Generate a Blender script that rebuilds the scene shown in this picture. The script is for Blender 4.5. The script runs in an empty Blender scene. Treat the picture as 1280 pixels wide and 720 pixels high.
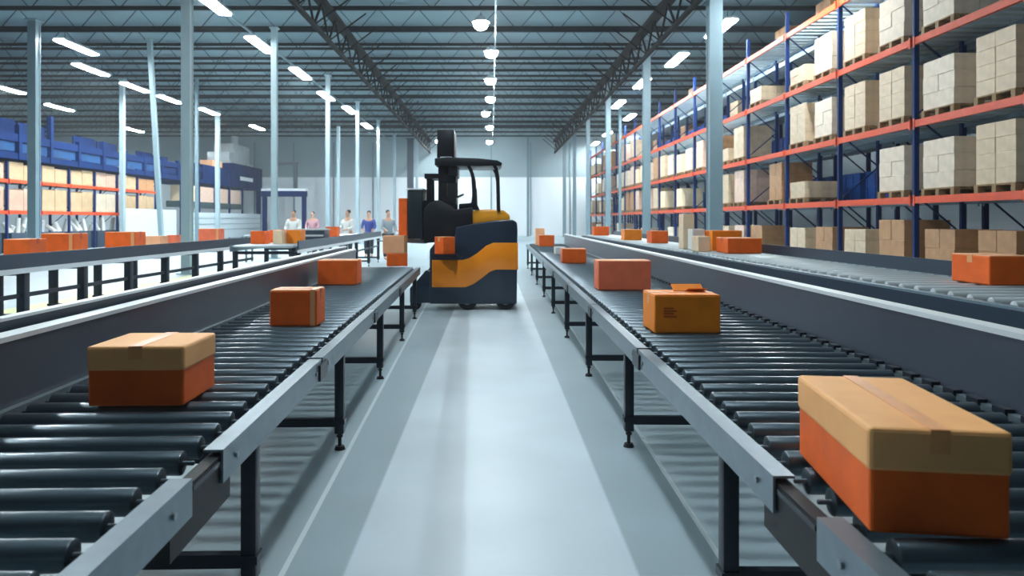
import bpy, bmesh, math, random
from mathutils import Vector, Matrix
random.seed(7)
SC = bpy.context.scene
COL = SC.collection
# ------------------------------------------------------------------ camera model (1280x720)
F, VX, VY, H = 900.0, 614.0, 275.0, 1.4


def onz(x, y, z):
    Y = (H - z) * F / (y - VY)
    return Vector(((x - VX) / F * Y, Y, z))


def at(x, y, Y):
    return Vector(((x - VX) / F * Y, Y, H - (y - VY) / F * Y))


# ------------------------------------------------------------------ materials
def lin(c):
    return tuple(((v / 255) / 12.92 if v / 255 <= .04045 else ((v / 255 + .055) / 1.055) ** 2.4) for v in c) + (1,)


MATS = {}


def mat(name, rgb, rough=.5, metal=0.0, var=.0, scale=6.0, bump=0.0, spec=.5, coat=0.0, emit=None):
    if name in MATS:
        return MATS[name]
    m = bpy.data.materials.new(name)
    m.use_nodes = True
    nt = m.node_tree
    b = nt.nodes['Principled BSDF']
    c = lin(rgb)
    b.inputs['Base Color'].default_value = c
    b.inputs['Roughness'].default_value = rough
    b.inputs['Metallic'].default_value = metal
    b.inputs['Specular IOR Level'].default_value = spec
    if coat:
        b.inputs['Coat Weight'].default_value = coat
        b.inputs['Coat Roughness'].default_value = .1
    if emit:
        b.inputs['Emission Color'].default_value = (emit[0], emit[1], emit[2], 1)
        b.inputs['Emission Strength'].default_value = emit[3]
    if var or bump:
        tc = nt.nodes.new('ShaderNodeTexCoord')
        n = nt.nodes.new('ShaderNodeTexNoise')
        n.inputs['Scale'].default_value = scale
        n.inputs['Detail'].default_value = 4
        nt.links.new(tc.outputs['Object'], n.inputs['Vector'])
        if var:
            r = nt.nodes.new('ShaderNodeValToRGB')
            r.color_ramp.elements[0].position = .3
            r.color_ramp.elements[1].position = .7
            r.color_ramp.elements[0].color = tuple(v * (1 - var) for v in c[:3]) + (1,)
            r.color_ramp.elements[1].color = tuple(min(1, v * (1 + var)) for v in c[:3]) + (1,)
            nt.links.new(n.outputs['Fac'], r.inputs['Fac'])
            nt.links.new(r.outputs['Color'], b.inputs['Base Color'])
        if bump:
            bp = nt.nodes.new('ShaderNodeBump')
            bp.inputs['Strength'].default_value = bump
            bp.inputs['Distance'].default_value = .02
            nt.links.new(n.outputs['Fac'], bp.inputs['Height'])
            nt.links.new(bp.outputs['Normal'], b.inputs['Normal'])
    MATS[name] = m
    return m


ROLLER = mat('roller_steel', (82, 98, 108), .33, .55, 0, 6, 0, .6, .3)
ROLLER_B = mat('roller_zinc', (196, 206, 210), .38, .2)
RAIL = mat('rail_galvanised', (122, 138, 147), .42, .55, .08, 14)
RAILW = mat('strip_pale', (222, 230, 234), .4, .0)
GUARD = mat('guard_slate', (66, 76, 90), .34, .1, .05, 5)
GUARD_D = mat('guard_dark', (38, 58, 76), .4, .1, .05, 5)
LEGM = mat('leg_navy', (30, 40, 52), .42, .25)
DARK = mat('black_rubber', (16, 20, 25), .6)
ZINC = mat('zinc_bolt', (140, 150, 156), .35, .8)
ORANGE = mat('carton_orange', (248, 104, 14), .62, 0, .10, 9, .15)
CORAL = mat('carton_coral', (246, 122, 84), .62, 0, .08, 9, .15)
AMBER = mat('carton_amber', (250, 138, 10), .55, 0, .10, 9, .15)
PEACH = mat('carton_peach', (252, 186, 140), .62, 0, .06, 9, .1)
KLID = mat('carton_pale_kraft', (255, 184, 116), .6, 0, .06, 9, .1)
CREAM = mat('carton_cream', (236, 214, 180), .6, 0, .05, 9, .1)
TAPE = mat('tape_tan', (240, 166, 104), .35, 0, .05, 20)
TAPE_O = mat('tape_orange', (206, 84, 26), .35, 0, .05, 20)
TAPE_P = mat('tape_pale', (244, 176, 120), .35)
MARK = mat('mark_brown', (190, 84, 14), .6)
WHITEP = mat('parcel_white', (225, 228, 226), .5, 0, .04)
KRAFT = mat('kraft_wrapped', (212, 188, 156), .38, 0, .14, 5, .3)
KRAFT2 = mat('kraft_pale', (226, 208, 186), .38, 0, .12, 5, .3)
KRAFT3 = mat('kraft_brown', (176, 130, 88), .5, 0, .14, 5, .25)
KRAFT4 = mat('kraft_pink', (222, 190, 170), .42, 0, .12, 5, .25)
WOOD = mat('pallet_wood', (150, 122, 86), .75, 0, .2, 12, .2)
BEAM_O = mat('beam_orange', (218, 70, 18), .45, 0, .08, 8)
UPBLUE = mat('upright_blue', (2, 40, 96), .6, 0, .1, 6, 0, .2)
DECKM = mat('deck_zinc', (172, 190, 198), .45, .0, .1, 4)
BEAM_G = mat('beam_grey', (112, 136, 150), .45, .2)
CRATE = mat('crate_blue', (14, 74, 150), .55, 0, .15, 4, 0, .25)
COLM = mat('column_paint', (116, 142, 152), .45, 0, .05, 3)
COLP = mat('column_paint_pale', (150, 172, 180), .45, 0, .05, 3)
COLD = mat('column_paint_dark', (52, 66, 76), .5)
TRUSS = mat('truss_dark', (8, 13, 16), .8, 0, 0, 6, 0, .2)
JOIST = mat('joist_dark', (24, 34, 40), .75, 0, 0, 6, 0, .25)
DECKR = mat('roof_deck', (112, 136, 144), .7, 0, .06, .6)
FLNAVY = mat('forklift_navy', (24, 42, 62), .38, 0, .05, 5, 0, .5, .3)
FLBLACK = mat('forklift_black', (17, 23, 33), .42, .2)
FLORANGE = mat('forklift_orange', (255, 146, 6), .36, 0, .03, 5, 0, .5, .3)
FLYEL = mat('forklift_hood_orange', (255, 172, 36), .36, 0, .03, 5, 0, .5, .3)
MEZ = mat('mezzanine_blue', (0, 36, 86), .75, 0, .18, 1.5, 0, .12)
MEZP = mat('mezzanine_panel', (22, 66, 112), .7, 0, .25, 2, 0, .2)
PANW = mat('partition_white', (198, 212, 218), .55)
GREENB = mat('shelf_green', (48, 72, 76), .5)
MACH = mat('machine_grey', (186, 194, 196), .5, 0, .1, 3)
LAMP = mat('lamp_diffuser', (255, 255, 255), .5, emit=(.89, .97, 1.0, 55))
HOUSE = mat('lamp_housing', (196, 206, 210), .4, .2)
SKIN = mat('skin', (206, 158, 132), .6)
HAIR = mat('hair_dark', (34, 30, 32), .6)
COATW = mat('cloth_white', (224, 226, 224), .8)
CLBLUE = mat('cloth_blue', (60, 78, 150), .8)
CLGREY = mat('cloth_grey', (150, 164, 172), .8)
CLPINK = mat('cloth_rose', (196, 150, 160), .8)
TROU = mat('cloth_dark', (50, 56, 68), .8)


# ------------------------------------------------------------------ mesh builder
class MB:
    def __init__(s):
        s.bm = bmesh.new()

    def box(s, x0, x1, y0, y1, z0, z1, M=None):
        v = [s.bm.verts.new(p) for p in ((x0, y0, z0), (x1, y0, z0), (x1, y1, z0), (x0, y1, z0),
                                         (x0, y0, z1), (x1, y0, z1), (x1, y1, z1), (x0, y1, z1))]
        for f in ((3, 2, 1, 0), (4, 5, 6, 7), (0, 1, 5, 4), (1, 2, 6, 5), (2, 3, 7, 6), (3, 0, 4, 7)):
            s.bm.faces.new([v[i] for i in f])
        if M is not None:
            bmesh.ops.transform(s.bm, matrix=M, verts=v)
        return s

    def cyl(s, p, q, r, n=14, r2=None):
        p, q = Vector(p), Vector(q)
        d = q - p
        M = Matrix.Translation((p + q) / 2) @ d.to_track_quat('Z', 'Y').to_matrix().to_4x4()
        bmesh.ops.create_cone(s.bm, cap_ends=True, segments=n, radius1=r, radius2=r if r2 is None else r2,
                              depth=d.length, matrix=M)
        return s

    def bar(s, p, q, w, h):
        p, q = Vector(p), Vector(q)
        d = q - p
        M = Matrix.Translation((p + q) / 2) @ d.to_track_quat('Y', 'Z').to_matrix().to_4x4()
        L = d.length / 2
        return s.box(-w / 2, w / 2, -L, L, -h / 2, h / 2, M)

    def prism(s, pts, axis, a, b):
        """extrude a 2-D outline: axis 'y' -> pts are (x,z); axis 'x' -> (y,z); axis 'z' -> (x,y)"""
        def P(u, v, t):
            return {'y': (u, t, v), 'x': (t, u, v), 'z': (u, v, t)}[axis]
        A = [s.bm.verts.new(P(u, v, a)) for u, v in pts]
        B = [s.bm.verts.new(P(u, v, b)) for u, v in pts]
        n = len(pts)
        s.bm.faces.new(A)
        s.bm.faces.new(B[::-1])
        for i in range(n):
            s.bm.faces.new((A[i], B[i], B[(i + 1) % n], A[(i + 1) % n]))
        return s

    def build(s, name, m, parent=None, bevel=0.0, seg=2, ang=35):
        bm = s.bm
        bmesh.ops.recalc_face_normals(bm, faces=bm.faces)
        if bevel:
            es = [e for e in bm.edges if len(e.link_faces) == 2 and e.calc_face_angle(0) > .6]
            bmesh.ops.bevel(bm, geom=es, offset=bevel, segments=seg, affect='EDGES', profile=.5, clamp_overlap=True)
        me = bpy.data.meshes.new(name)
        bm.to_mesh(me)
        bm.free()
        me.shade_smooth()
        me.set_sharp_from_angle(angle=math.radians(ang))
        me.materials.append(m)
        o = bpy.data.objects.new(name, me)
        COL.objects.link(o)
        o.parent = parent
        return o


def tag(o, label, cat, group=None, kind=None):
    o['label'] = label
    o['category'] = cat
    if group:
        o['group'] = group
    if kind:
        o['kind'] = kind
    return o


def thing(name, label, cat, loc=(0, 0, 0), rz=0.0, group=None, kind='thing'):
    o = bpy.data.objects.new(name, None)
    o.empty_display_size = .2
    COL.objects.link(o)
    o.location = loc
    o.rotation_euler = (0, 0, rz)
    return tag(o, label, cat, group, kind)


def struct(o):
    o['kind'] = 'structure'
    return o


def cp(o, parent=None, loc=None):
    c = o.copy()
    COL.objects.link(c)
    c.parent = parent
    if loc is not None:
        c.location = loc
    return c


def tree(root, loc, rz, label):
    r = cp(root)
    r.location = loc
    r.rotation_euler = (0, 0, rz)
    r['label'] = label
    for ch in list(root.children):
        c = cp(ch, r)
        for g in list(ch.children):
            cp(g, c)
    return r


ORD = ['first', 'second', 'third', 'fourth', 'fifth', 'sixth', 'seventh', 'eighth', 'ninth', 'tenth', 'eleventh', 'twelfth',
       'thirteenth', 'fourteenth', 'fifteenth', 'sixteenth', 'seventeenth', 'eighteenth', 'nineteenth', 'twentieth']
ORD += ['twenty-' + o for o in ORD[:9]] + ['thirtieth'] + ['thirty-' + o for o in ORD[:9]] + ['fortieth'] + ['forty-' + o for o in ORD[:9]]

# ------------------------------------------------------------------ setting
XL, XR, YB, YF, ZC = -44.0, 19.0, -9.0, 64.0, 9.5


def floor_mat():
    m = bpy.data.materials.new('floor_concrete')
    m.use_nodes = True
    nt = m.node_tree
    L = nt.links.new
    b = nt.nodes['Principled BSDF']
    tc = nt.nodes.new('ShaderNodeTexCoord')
    sep = nt.nodes.new('ShaderNodeSeparateXYZ')
    L(tc.outputs['Object'], sep.inputs[0])
    ab = nt.nodes.new('ShaderNodeMath'); ab.operation = 'ABSOLUTE'
    L(sep.outputs['X'], ab.inputs[0])
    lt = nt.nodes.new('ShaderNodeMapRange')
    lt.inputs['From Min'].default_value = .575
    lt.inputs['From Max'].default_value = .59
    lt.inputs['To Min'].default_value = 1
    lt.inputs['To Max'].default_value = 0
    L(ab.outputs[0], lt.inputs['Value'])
    ns = nt.nodes.new('ShaderNodeTexNoise')
    ns.inputs['Scale'].default_value = 1.3
    ns.inputs['Detail'].default_value = 5
    L(tc.outputs['Object'], ns.inputs['Vector'])
    mr = nt.nodes.new('ShaderNodeMapRange')
    mr.inputs['From Min'].default_value = .3
    mr.inputs['From Max'].default_value = .7
    mr.inputs['To Min'].default_value = .92
    mr.inputs['To Max'].default_value = 1.06
    L(ns.outputs['Fac'], mr.inputs['Value'])
    mx = nt.nodes.new('ShaderNodeMix'); mx.data_type = 'RGBA'
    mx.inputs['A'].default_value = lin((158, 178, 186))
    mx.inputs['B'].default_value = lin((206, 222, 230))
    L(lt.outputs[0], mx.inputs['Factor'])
    ml = nt.nodes.new('ShaderNodeVectorMath'); ml.operation = 'SCALE'
    L(mx.outputs['Result'], ml.inputs[0])
    L(mr.outputs[0], ml.inputs['Scale'])
    L(ml.outputs[0], b.inputs['Base Color'])
    b.inputs['Roughness'].default_value = .42
    b.inputs['Specular IOR Level'].default_value = .55
    return m


struct(MB().box(XL, XR, YB, YF, -.2, 0).build('floor', floor_mat()))
struct(MB().box(XL, XR, YB, YF, ZC, ZC + .2).build('ceiling', DECKR))


def wall_mat():
    m = bpy.data.materials.new('wall_two_tone')
    m.use_nodes = True
    nt = m.node_tree
    L = nt.links.new
    b = nt.nodes['Principled BSDF']
    tc = nt.nodes.new('ShaderNodeTexCoord')
    sep = nt.nodes.new('ShaderNodeSeparateXYZ')
    L(tc.outputs['Object'], sep.inputs[0])
    r = nt.nodes.new('ShaderNodeMapRange')
    r.inputs['From Min'].default_value = 5.15
    r.inputs['From Max'].default_value = 5.25
    L(sep.outputs['Z'], r.inputs['Value'])
    mx = nt.nodes.new('ShaderNodeMix'); mx.data_type = 'RGBA'
    mx.inputs['A'].default_value = lin((230, 238, 242))
    mx.inputs['B'].default_value = lin((146, 164, 170))
    L(r.outputs[0], mx.inputs['Factor'])
    L(mx.outputs['Result'], b.inputs['Base Color'])
    b.inputs['Roughness'].default_value = .6
    return m


WM = wall_mat()
wb = MB().box(XL, XR, YF, YF + .3, 0, ZC)
struct(wb.build('wall_back', WM))
w_ = MB()
struct(MB().box(XL - .3, XL, YB, YF, 0, ZC).build('wall_left', WM))
struct(MB().box(XR, XR + .3, YB, YF, 0, ZC).build('wall_right', WM))
struct(MB().box(XL, XR, YB - .3, YB, 0, ZC).build('wall_front', mat('wall_dark', (60, 74, 82), .7)))
# pilasters standing proud of the back wall
for i, x in enumerate((-21, -17.5, -14, -10.5, -7, -3.5, 0, 3.5, 7)):
    struct(MB().box(x - .06, x + .06, YF - .1, YF, 0, 8.3).build('trim_%d' % (i + 1), COLM))
# painted floor lines
o = MB().box(-7.6, -6.4, 9, 23.6, .0, .003).build('floor_zone_marking', mat('floor_zone', (206, 212, 150), .5, 0, .08, 1))
tag(o, 'pale yellow-green painted floor zone beyond the low conveyors', 'floor marking', kind='thing')

# ------------------------------------------------------------------ roof steel
gx = (-5.4, 5.62)
for gi, x in enumerate(gx):
    t = thing('ceiling_girder', 'long dark lattice girder under the roof, on the ' + ('forklift' if x < 0 else 'pallet rack') + ' side of the pendant lamps',
              'girder', (x, 0, 7.35))
    y0, y1 = 4.0, YF - .2
    MB().box(-.06, .06, y0, y1, -.06, .06).build('bottom_chord', TRUSS, t)
    MB().box(-.16, .16, y0, y1, .92, 1.08).build('top_chord', TRUSS, t)
    n = 30
    st = (y1 - y0) / n
    w = MB()
    for k in range(n):
        a = y0 + k * st
        w.bar((0, a, 0), (0, a + st / 2, .95), .06, .06)
        w.bar((0, a + st / 2, .95), (0, a + st, 0), .06, .06)
        w.bar((0, a, 0), (-1.15 if x > 0 else 1.15, a + st * .25, 1.06), .045, .045)     # knee brace up to the joists
    w.build('web_lattice', TRUSS, t)

jm = None
ys = [24.2 - 2.82 * 4 + 2.82 * k for k in range(18)]
for k, y in enumerate(ys):
    lab = 'dark open-web roof joist running across the hall, ' + ORD[k] + ' of the row counted from the camera'
    if jm is None:
        t = thing('roof_joist', lab, 'roof joist', (0, y, 8.5), 0, 'roof joists')
        a = MB().box(XL, XR, -.05, .05, -.05, .05).build('bottom_chord', JOIST, t)
        b = MB().box(XL, XR, -.07, .07, .8, .92).build('top_chord', JOIST, t)
        w = MB()
        n = 42
        st = (XR - XL) / n
        for i in range(n):
            x = XL + i * st
            w.bar((x, 0, 0), (x + st / 2, 0, .85), .022, .022)
            w.bar((x + st / 2, 0, .85), (x + st, 0, 0), .022, .022)
        w.build('web_lattice', JOIST, t)
        jm = t
    else:
        tree(jm, (0, y, 8.5), 0, lab)

# ------------------------------------------------------------------ lamps
ZL = 7.9
_lamp = {}


def lamp(kind, X, Y, label, group):
    if kind in _lamp:
        r = tree(_lamp[kind], (X, Y, ZL), 0, label)
        r['group'] = group
        return r
    t = thing('ceiling_light' if kind == 'tube' else 'pendant_lamp', label, 'ceiling light' if kind == 'tube' else 'pendant lamp', (X, Y, ZL), 0, group)
    t['group'] = group
    if kind == 'tube':
        MB().prism([(-.25, .0), (-.2, .1), (-.06, .13), (.06, .13), (.2, .1), (.25, .0), (.23, .0), (.18, .05), (-.18, .05), (-.23, .0)], 'y', -1.2, 1.2).build('housing', HOUSE, t)
        MB().box(-.17, .17, -1.15, 1.15, -.02, .045).build('diffuser', LAMP, t, .015)
        for s in (-.8, .8):
            MB().cyl((0, s, .13), (0, s, .455), .012, 6).build('hanger_rod', JOIST, t)
    else:
        MB().cyl((0, 0, .1), (0, 0, .34), .3, 18, .07).build('lamp_shade', HOUSE, t)
        m = MB()
        bmesh.ops.create_uvsphere(m.bm, u_segments=16, v_segments=10, radius=.24, matrix=Matrix.Translation((0, 0, .02)) @ Matrix.Scale(.7, 4, (0, 0, 1)))
        m.build('bulb', LAMP, t)
        MB().cyl((0, 0, .34), (0, 0, .455), .012, 6).build('cord', JOIST, t)
    _lamp[kind] = t
    return t


def px_on_lamp(px):
    return [onz(x, y, ZL) for x, y in px]


rows = [
    ('pend', [(601, 32), (614, 68), (613, 102), (613, 125), (607, 143), (612, 160), (612, 178)],
     'bright round pendant lamp in the row over the central aisle', 'pendant lamps over the aisle', 0.0),
    ('tube', [(265, 5), (326, 57), (376, 93), (408, 121), (437, 138), (459, 158)],
     'bright tube light in the row beside the dark girder', 'tube lights beside the girder', -8.9),
    ('tube', [(97, 60), (115, 88), (170, 110), (213, 125), (262, 140), (322, 160)],
     'white tube light in the row above the blue mezzanine', 'tube lights above the mezzanine', -17.9),
    ('tube', [(10, 112), (75, 135), (168, 163), (38, 172)],
     'white tube light in the outer row far beyond the mezzanine', 'outer tube lights', -26.0),
    ('tube', [(900, 37), (845, 76), (802, 105), (773, 131), (787, 147), (759, 168), (744, 180), (728, 190)],
     'white tube light in the row near the tall pallet rack', 'tube lights near the pallet rack', 7.8)]
NEAR_UNSEEN = {0.0: (2.4, 5.6, 9, 13.5, 19), -8.9: (5, 10.5), -17.9: (), -26.0: (), 7.8: (18,)}  # unseen lamps carrying the rows toward the camera, added to brighten the near conveyors
for kind, px, lab, grp, rx in rows:
    pts = sorted([(p.x, p.y) for p in px_on_lamp(px)] + [(rx, y) for y in NEAR_UNSEEN[rx]], key=lambda q: q[1])
    keep = []
    for x, y in pts:
        y = min(y, YF - 1.3)
        if all(math.hypot(x - u, y - v) > 2.6 for u, v in keep):
            keep.append((x, y))
    for k, (x, y) in enumerate(keep):
        lamp(kind, x, y, lab + ', ' + ORD[k] + ' from the camera', grp)
lamp('tube', -4.4, 60.5, 'far tube light near the back wall above the forks', 'tube lights beside the girder')
for x, nm in ((.15, 'pendant lamps over the central aisle'), (-8.95, 'tube lights beside the dark girder')):
    tag(MB().box(x - .03, x + .03, 2, YF - .5, ZL + .46, ZL + .53).build('lighting_track', COLM), 'thin pale lighting track carrying the ' + nm, 'lighting track', kind='thing')

# ------------------------------------------------------------------ columns
_c = {}


def column(x, y, w, label, top=8.36, m=COLM, group=None, lean=0.0):
    t = thing('steel_column', label, 'column', (x, y, 0), 0, group)
    if lean:
        t.rotation_euler = (0, lean, 0)
    h = w / 2
    pr = MB()
    e = w * .16
    # hollow section with a shallow recessed web on two faces
    pr.prism([(-h, -h), (h, -h), (h, -h + e), (h - e * .4, -h + e), (h - e * .4, h - e), (h, h - e), (h, h), (-h, h),
              (-h, h - e), (-h + e * .4, h - e), (-h + e * .4, -h + e), (-h, -h + e)], 'z', .03, top)
    pr.build('shaft', m, t)
    MB().box(-w * .9, w * .9, -w * .9, w * .9, 0, .03).build('base_plate', m, t)
    if top > 8:
        MB().box(-w * .75, w * .75, -w * .75, w * .75, top, top + .05).build('cap_plate', m, t)
    return t


for k, (px, wpx) in enumerate(((893, 20), (808, 11), (760, 7.5), (735, 5), (718, 4.5), (700, 5))):
    Y = 6.1 * F / (px - VX)
    if Y > 60:
        Y = 60
    column(6.1, Y, max(.24, .8 * wpx * Y / F), 'grey steel column in the row beside the tall pallet rack, ' + ORD[k] + ' from the camera', group='columns beside the pallet rack')
for k, (px, wpx) in enumerate(((234, 15.5), (343, 9), (410, 6), (447, 5.5), (473, 5), (493, 4.5))):
    Y = 7.9 * F / (VX - px)
    column(-7.9, Y, max(.2, .72 * wpx * Y / F), 'pale steel column in the row beyond the low conveyors, ' + ORD[k] + ' from the camera', m=COLP, group='columns beyond the conveyors')
column(-16, 25.2, .29, 'pale steel column standing in front of the blue mezzanine racks', m=COLM)
column((153 - VX) / F * 37.5, 37.5, .22, 'slim pale post standing beside the white partition panel', top=H + (275 - 100) / F * 37.5, m=COLP)
column((203 - VX) / F * 29, 29, .17, 'thin pale pole leaning slightly, in front of the white partition', top=H + (275 - 50) / F * 29, m=COLP, lean=math.radians(-3.4))
column((272 - VX) / F * 46, 46, .24, 'pale post in front of the blue mezzanine, short of the roof', top=H + (275 - 140) / F * 46, m=COLP)
column((246 - VX) / F * 38, 38, .15, 'thinnest grey pole just beyond the nearest pale column', top=H + (275 - 96) / F * 38, m=COLM)
column((513 - VX) / F * 62, 62, .5, 'dark steel column against the back wall beside the forklift mast', m=COLD)
column((521 - VX) / F * 58, 58, .2, 'slim pale column just in front of the dark one by the back wall', m=COLP)
column((423 - VX) / F * 48, 48, .2, 'slim pale post among the far columns, short of the roof', top=H + (275 - 158) / F * 48, m=COLP)
column((660 - VX) / F * 61, 61, .2, 'slim grey column by the back wall, beyond the end of the rack-side conveyor', m=COLM)
column((775 - VX) / F * 45, 45, .16, 'thin grey pole behind the column row, close to the pallet rack face', m=COLM)


# ------------------------------------------------------------------ conveyors
def conveyor(name, label, p0, slope, y1, s, W, zr, legs, joints, far_guard, r=.036, pitch=.15, near=None, rm=ROLLER, legw=.055, brace=.14, rail_h=.105, rail_m=RAIL):
    """p0: floor point under the inner rail at the near end; runs along +Y with dX/dY = slope; s: side to which the bed extends."""
    t = thing(name, label, 'conveyor', (p0[0], p0[1], 0), -math.atan(slope))
    L = y1 - p0[1]
    proto = None
    n = int((L - .1) / pitch)
    rest = MB()
    c = .02
    for k in range(n):
        y = .08 + k * pitch
        if k >= 100:
            rest.cyl((s * .035, y, zr - r), (s * (W - .03), y, zr - r), r, 10)
            continue
        if proto is None:
            m = MB().cyl((s * .035, 0, 0), (s * (W - .03), 0, 0), r, 20)
            m.cyl((s * .0, 0, 0), (s * W, 0, 0), .008, 6)
            proto = m.build('roller', rm, t, .004, 2)
            proto.location = (0, y, zr - r)
        else:
            cp(proto, t, (0, y, zr - r))
    if n > 100:
        o = rest.build('roller_run', rm, t)
        o['kind'] = 'stuff'
    # inner rails in sections
    cuts = [0.0] + [v for j in joints for v in j] + [L]
    for i in range(0, len(cuts), 2):
        a, b = cuts[i], cuts[i + 1]
        z1 = zr - .018
        z0 = z1 - rail_h
        m = MB().prism([(0, z1), (-s * .062, z1), (-s * .062, z0), (-s * .03, z0), (-s * .03, z0 + .008), (-s * .054, z0 + .008), (-s * .054, z1 - .008), (0, z1 - .008)], 'y', a, b)
        o = m.build('side_rail', rail_m, t)
        yy = a + .12
        while yy < b:
            MB().cyl((-s * .06, yy, (z0 + z1) / 2), (-s * .07, yy, (z0 + z1) / 2), .011, 8).build('rail_bolt', ZINC, o)
            yy += max(.45, (b - a - .25))
        # inner web that the axles sit in
        MB().box(min(s * .0, s * .012), max(s * .0, s * .012), a, b, z0 + .01, z1 - .04).build('axle_bar', LEGM, t)
    for a, b in joints:
        if b - a > .05:
            z1 = zr - .04
            MB().prism([(-s * .012, z1), (-s * .05, z1), (-s * .05, z1 - .16), (-s * .012, z1 - .16)], 'y', a - .12, b + .1).build('joint_bracket', DARK, t)
            MB().box(min(-s * .058, 0), max(-s * .058, 0), a + .02, b - .02, zr - .062, zr - .048).build('joint_plate', LEGM, t)
        else:
            MB().box(min(-s * .074, -s * .063), max(-s * .074, -s * .063), a - .07, b + .07, zr - .12, zr - .04).build('joint_plate', LEGM, t)
    # far rail
    z1 = zr - .02
    MB().box(min(s * W, s * (W + .032)), max(s * W, s * (W + .032)), 0, L, z1 - .1, z1 + .012).build('back_rail', rail_m, t)
    far_guard(t, s, W, L, zr)
    # legs
    h = legw / 2
    for y in legs:
        for x in (-s * .034, s * (W + .01)):
            lz = zr - .02 - rail_h + .012
            m = MB().box(x - h, x + h, y - h * 1.1, y + h * 1.1, .1, lz)
            lg = m.build('leg', LEGM, t, .004)
            m = MB().cyl((x, y, .02), (x, y, .11), .011, 8)
            m.cyl((x, y, 0), (x, y, .022), .034, 14, .026)
            m.cyl((x, y, .075), (x, y, .088), .02, 6)
            m.build('levelling_foot', DARK, lg)
            MB().box(x - h * 1.25, x + h * 1.25, y - h * 1.35, y + h * 1.35, .16, .19).build('clamp_collar', LEGM, lg)
        xa, xb = sorted((-s * .03, s * (W + .01)))
        MB().box(xa, xb, y - .018, y + .018, brace, brace + .05).build('cross_brace', LEGM, t)
        MB().box(xa, xb, y - .03, y + .03, zr - .02 - rail_h - .05, zr - .02 - rail_h + .005).build('cross_beam', LEGM, t)
    return t


def guard_left(t, s, W, L, zr):
    z = .94
    x = s * (W + .035)
    g = MB().box(min(x, x + s * .02), max(x, x + s * .02), -.2, L, zr - .17, z).build('side_guard', GUARD, t)
    MB().box(min(x - s * .004, x + s * .085), max(x - s * .004, x + s * .085), -.2, L, z, z + .02).build('guard_cap', RAILW, g)
    x = s * (W + .175)
    g = MB().box(min(x, x + s * .02), max(x, x + s * .02), -.2, L, .62, .99).build('outer_guard', GUARD_D, t)
    MB().box(min(x - s * .004, x + s * .05), max(x - s * .004, x + s * .05), -.2, L, .99, 1.003).build('guard_cap', RAILW, g)


def guard_right(t, s, W, L, zr):
    z = .965
    x = s * (W + .035)
    g = MB().box(min(x, x + s * .02), max(x, x + s * .02), -.2, L, zr - .17, z).build('side_guard', GUARD, t)
    MB().box(min(x - s * .004, x + s * .085), max(x - s * .004, x + s * .085), -.2, L, z, z + .022).build('guard_cap', RAILW, g)
    m = MB()
    yy = .1
    while yy < min(L, 9):
        m.box(min(s * (W - .01), s * (W + .028)), max(s * (W - .01), s * (W + .028)), yy, yy + .07, zr - .018, zr + .006)
        yy += .15
    o = m.build('bearing_block_row', LEGM, t)
    o['kind'] = 'stuff'


ZR = .70
a, b = onz(253, 564, .68), onz(531, 325, .68)
SL = (b.x - a.x) / (b.y - a.y)
y0 = .75
LX = lambda Y: a.x + (Y - a.y) * SL
cl_legs = [2.62 - y0, 4.40 - y0, 6.35 - y0, 8.35 - y0, 10.2 - y0]
CONV_L = conveyor('roller_conveyor', 'dark roller conveyor with slate side wall, running up to the forklift', (LX(y0), y0), SL, 10.95, -1, .88, ZR,
                  cl_legs, [(2.0 - y0, 2.25 - y0), (3.72 - y0, 3.76 - y0), (5.8 - y0, 5.83 - y0), (7.8 - y0, 7.83 - y0)], guard_left)
a2, b2 = onz(993, 595, .68), onz(660, 305, .68)
SR = (b2.x - a2.x) / (b2.y - a2.y)
RX = lambda Y: a2.x + (Y - a2.y) * SR
cr_legs = [v - y0 for v in (2.50, 4.45, 6.46, 8.57, 10.8, 13.1, 15.6, 18.2, 20.8)]
CONV_R = conveyor('roller_conveyor', 'dark roller conveyor with slate side wall, on the pallet rack side of the aisle', (RX(y0), y0), SR, 21.4, 1, 1.03, ZR,
                  cr_legs, [(1.74 - y0, 2.02 - y0), (4.0 - y0, 4.04 - y0), (6.1 - y0, 6.13 - y0), (8.2 - y0, 8.23 - y0), (10.4 - y0, 10.43 - y0), (12.8 - y0, 12.83 - y0)], guard_right)


for side, fx in (('forklift-side', lambda Y: LX(Y) + .09), ('rack-side', lambda Y: RX(Y) + .085)):
    o = MB().prism([(fx(.4) - .012, .4), (fx(.4) + .012, .4), (fx(20) + .012, 20), (fx(20) - .012, 20)], 'z', 0, .0025).build('walkway_line', mat('floor_line_pale', (205, 218, 222), .4))
    tag(o, 'thin pale painted floor line under the rail of the ' + side + ' conveyor', 'floor line', kind='thing')


def guard_side(t, s, W, L, zr):
    x = s * (W + .035)
    MB().box(min(x, x + s * .03), max(x, x + s * .03), 0, L, zr - .2, zr + .105).build('side_guard', GUARD_D, t)


ZR2 = .985
cv2 = conveyor('roller_conveyor', 'higher pale roller conveyor between the slate wall and the pallet rack', (2.65, 2.6), 0.0, 20.5, 1, .80, ZR2,
               [.8 + 2.1 * k for k in range(9)], [], guard_side, r=.03, pitch=.17, rm=ROLLER_B, rail_m=BEAM_G)
MB().box(-.075, -.064, 0, 17.9, .6, ZR2 - .03).build('apron_panel', GUARD_D, cv2)


def guard_conv3(t, s, W, L, zr):
    MB().box(-s * .1, -s * .075, 0, L, zr - .09, zr + .075).build('side_guard', GUARD_D, t)
    MB().box(-s * .13 if s > 0 else .075, -s * .075 if s > 0 else .13, 0, L, zr - .14, zr - .085).build('guard_cap', RAILW, t)
    MB().box(-.05 if s > 0 else .035, -.035 if s > 0 else .05, 0, L, .53, .58).build('stretcher', LEGM, t)


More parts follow.
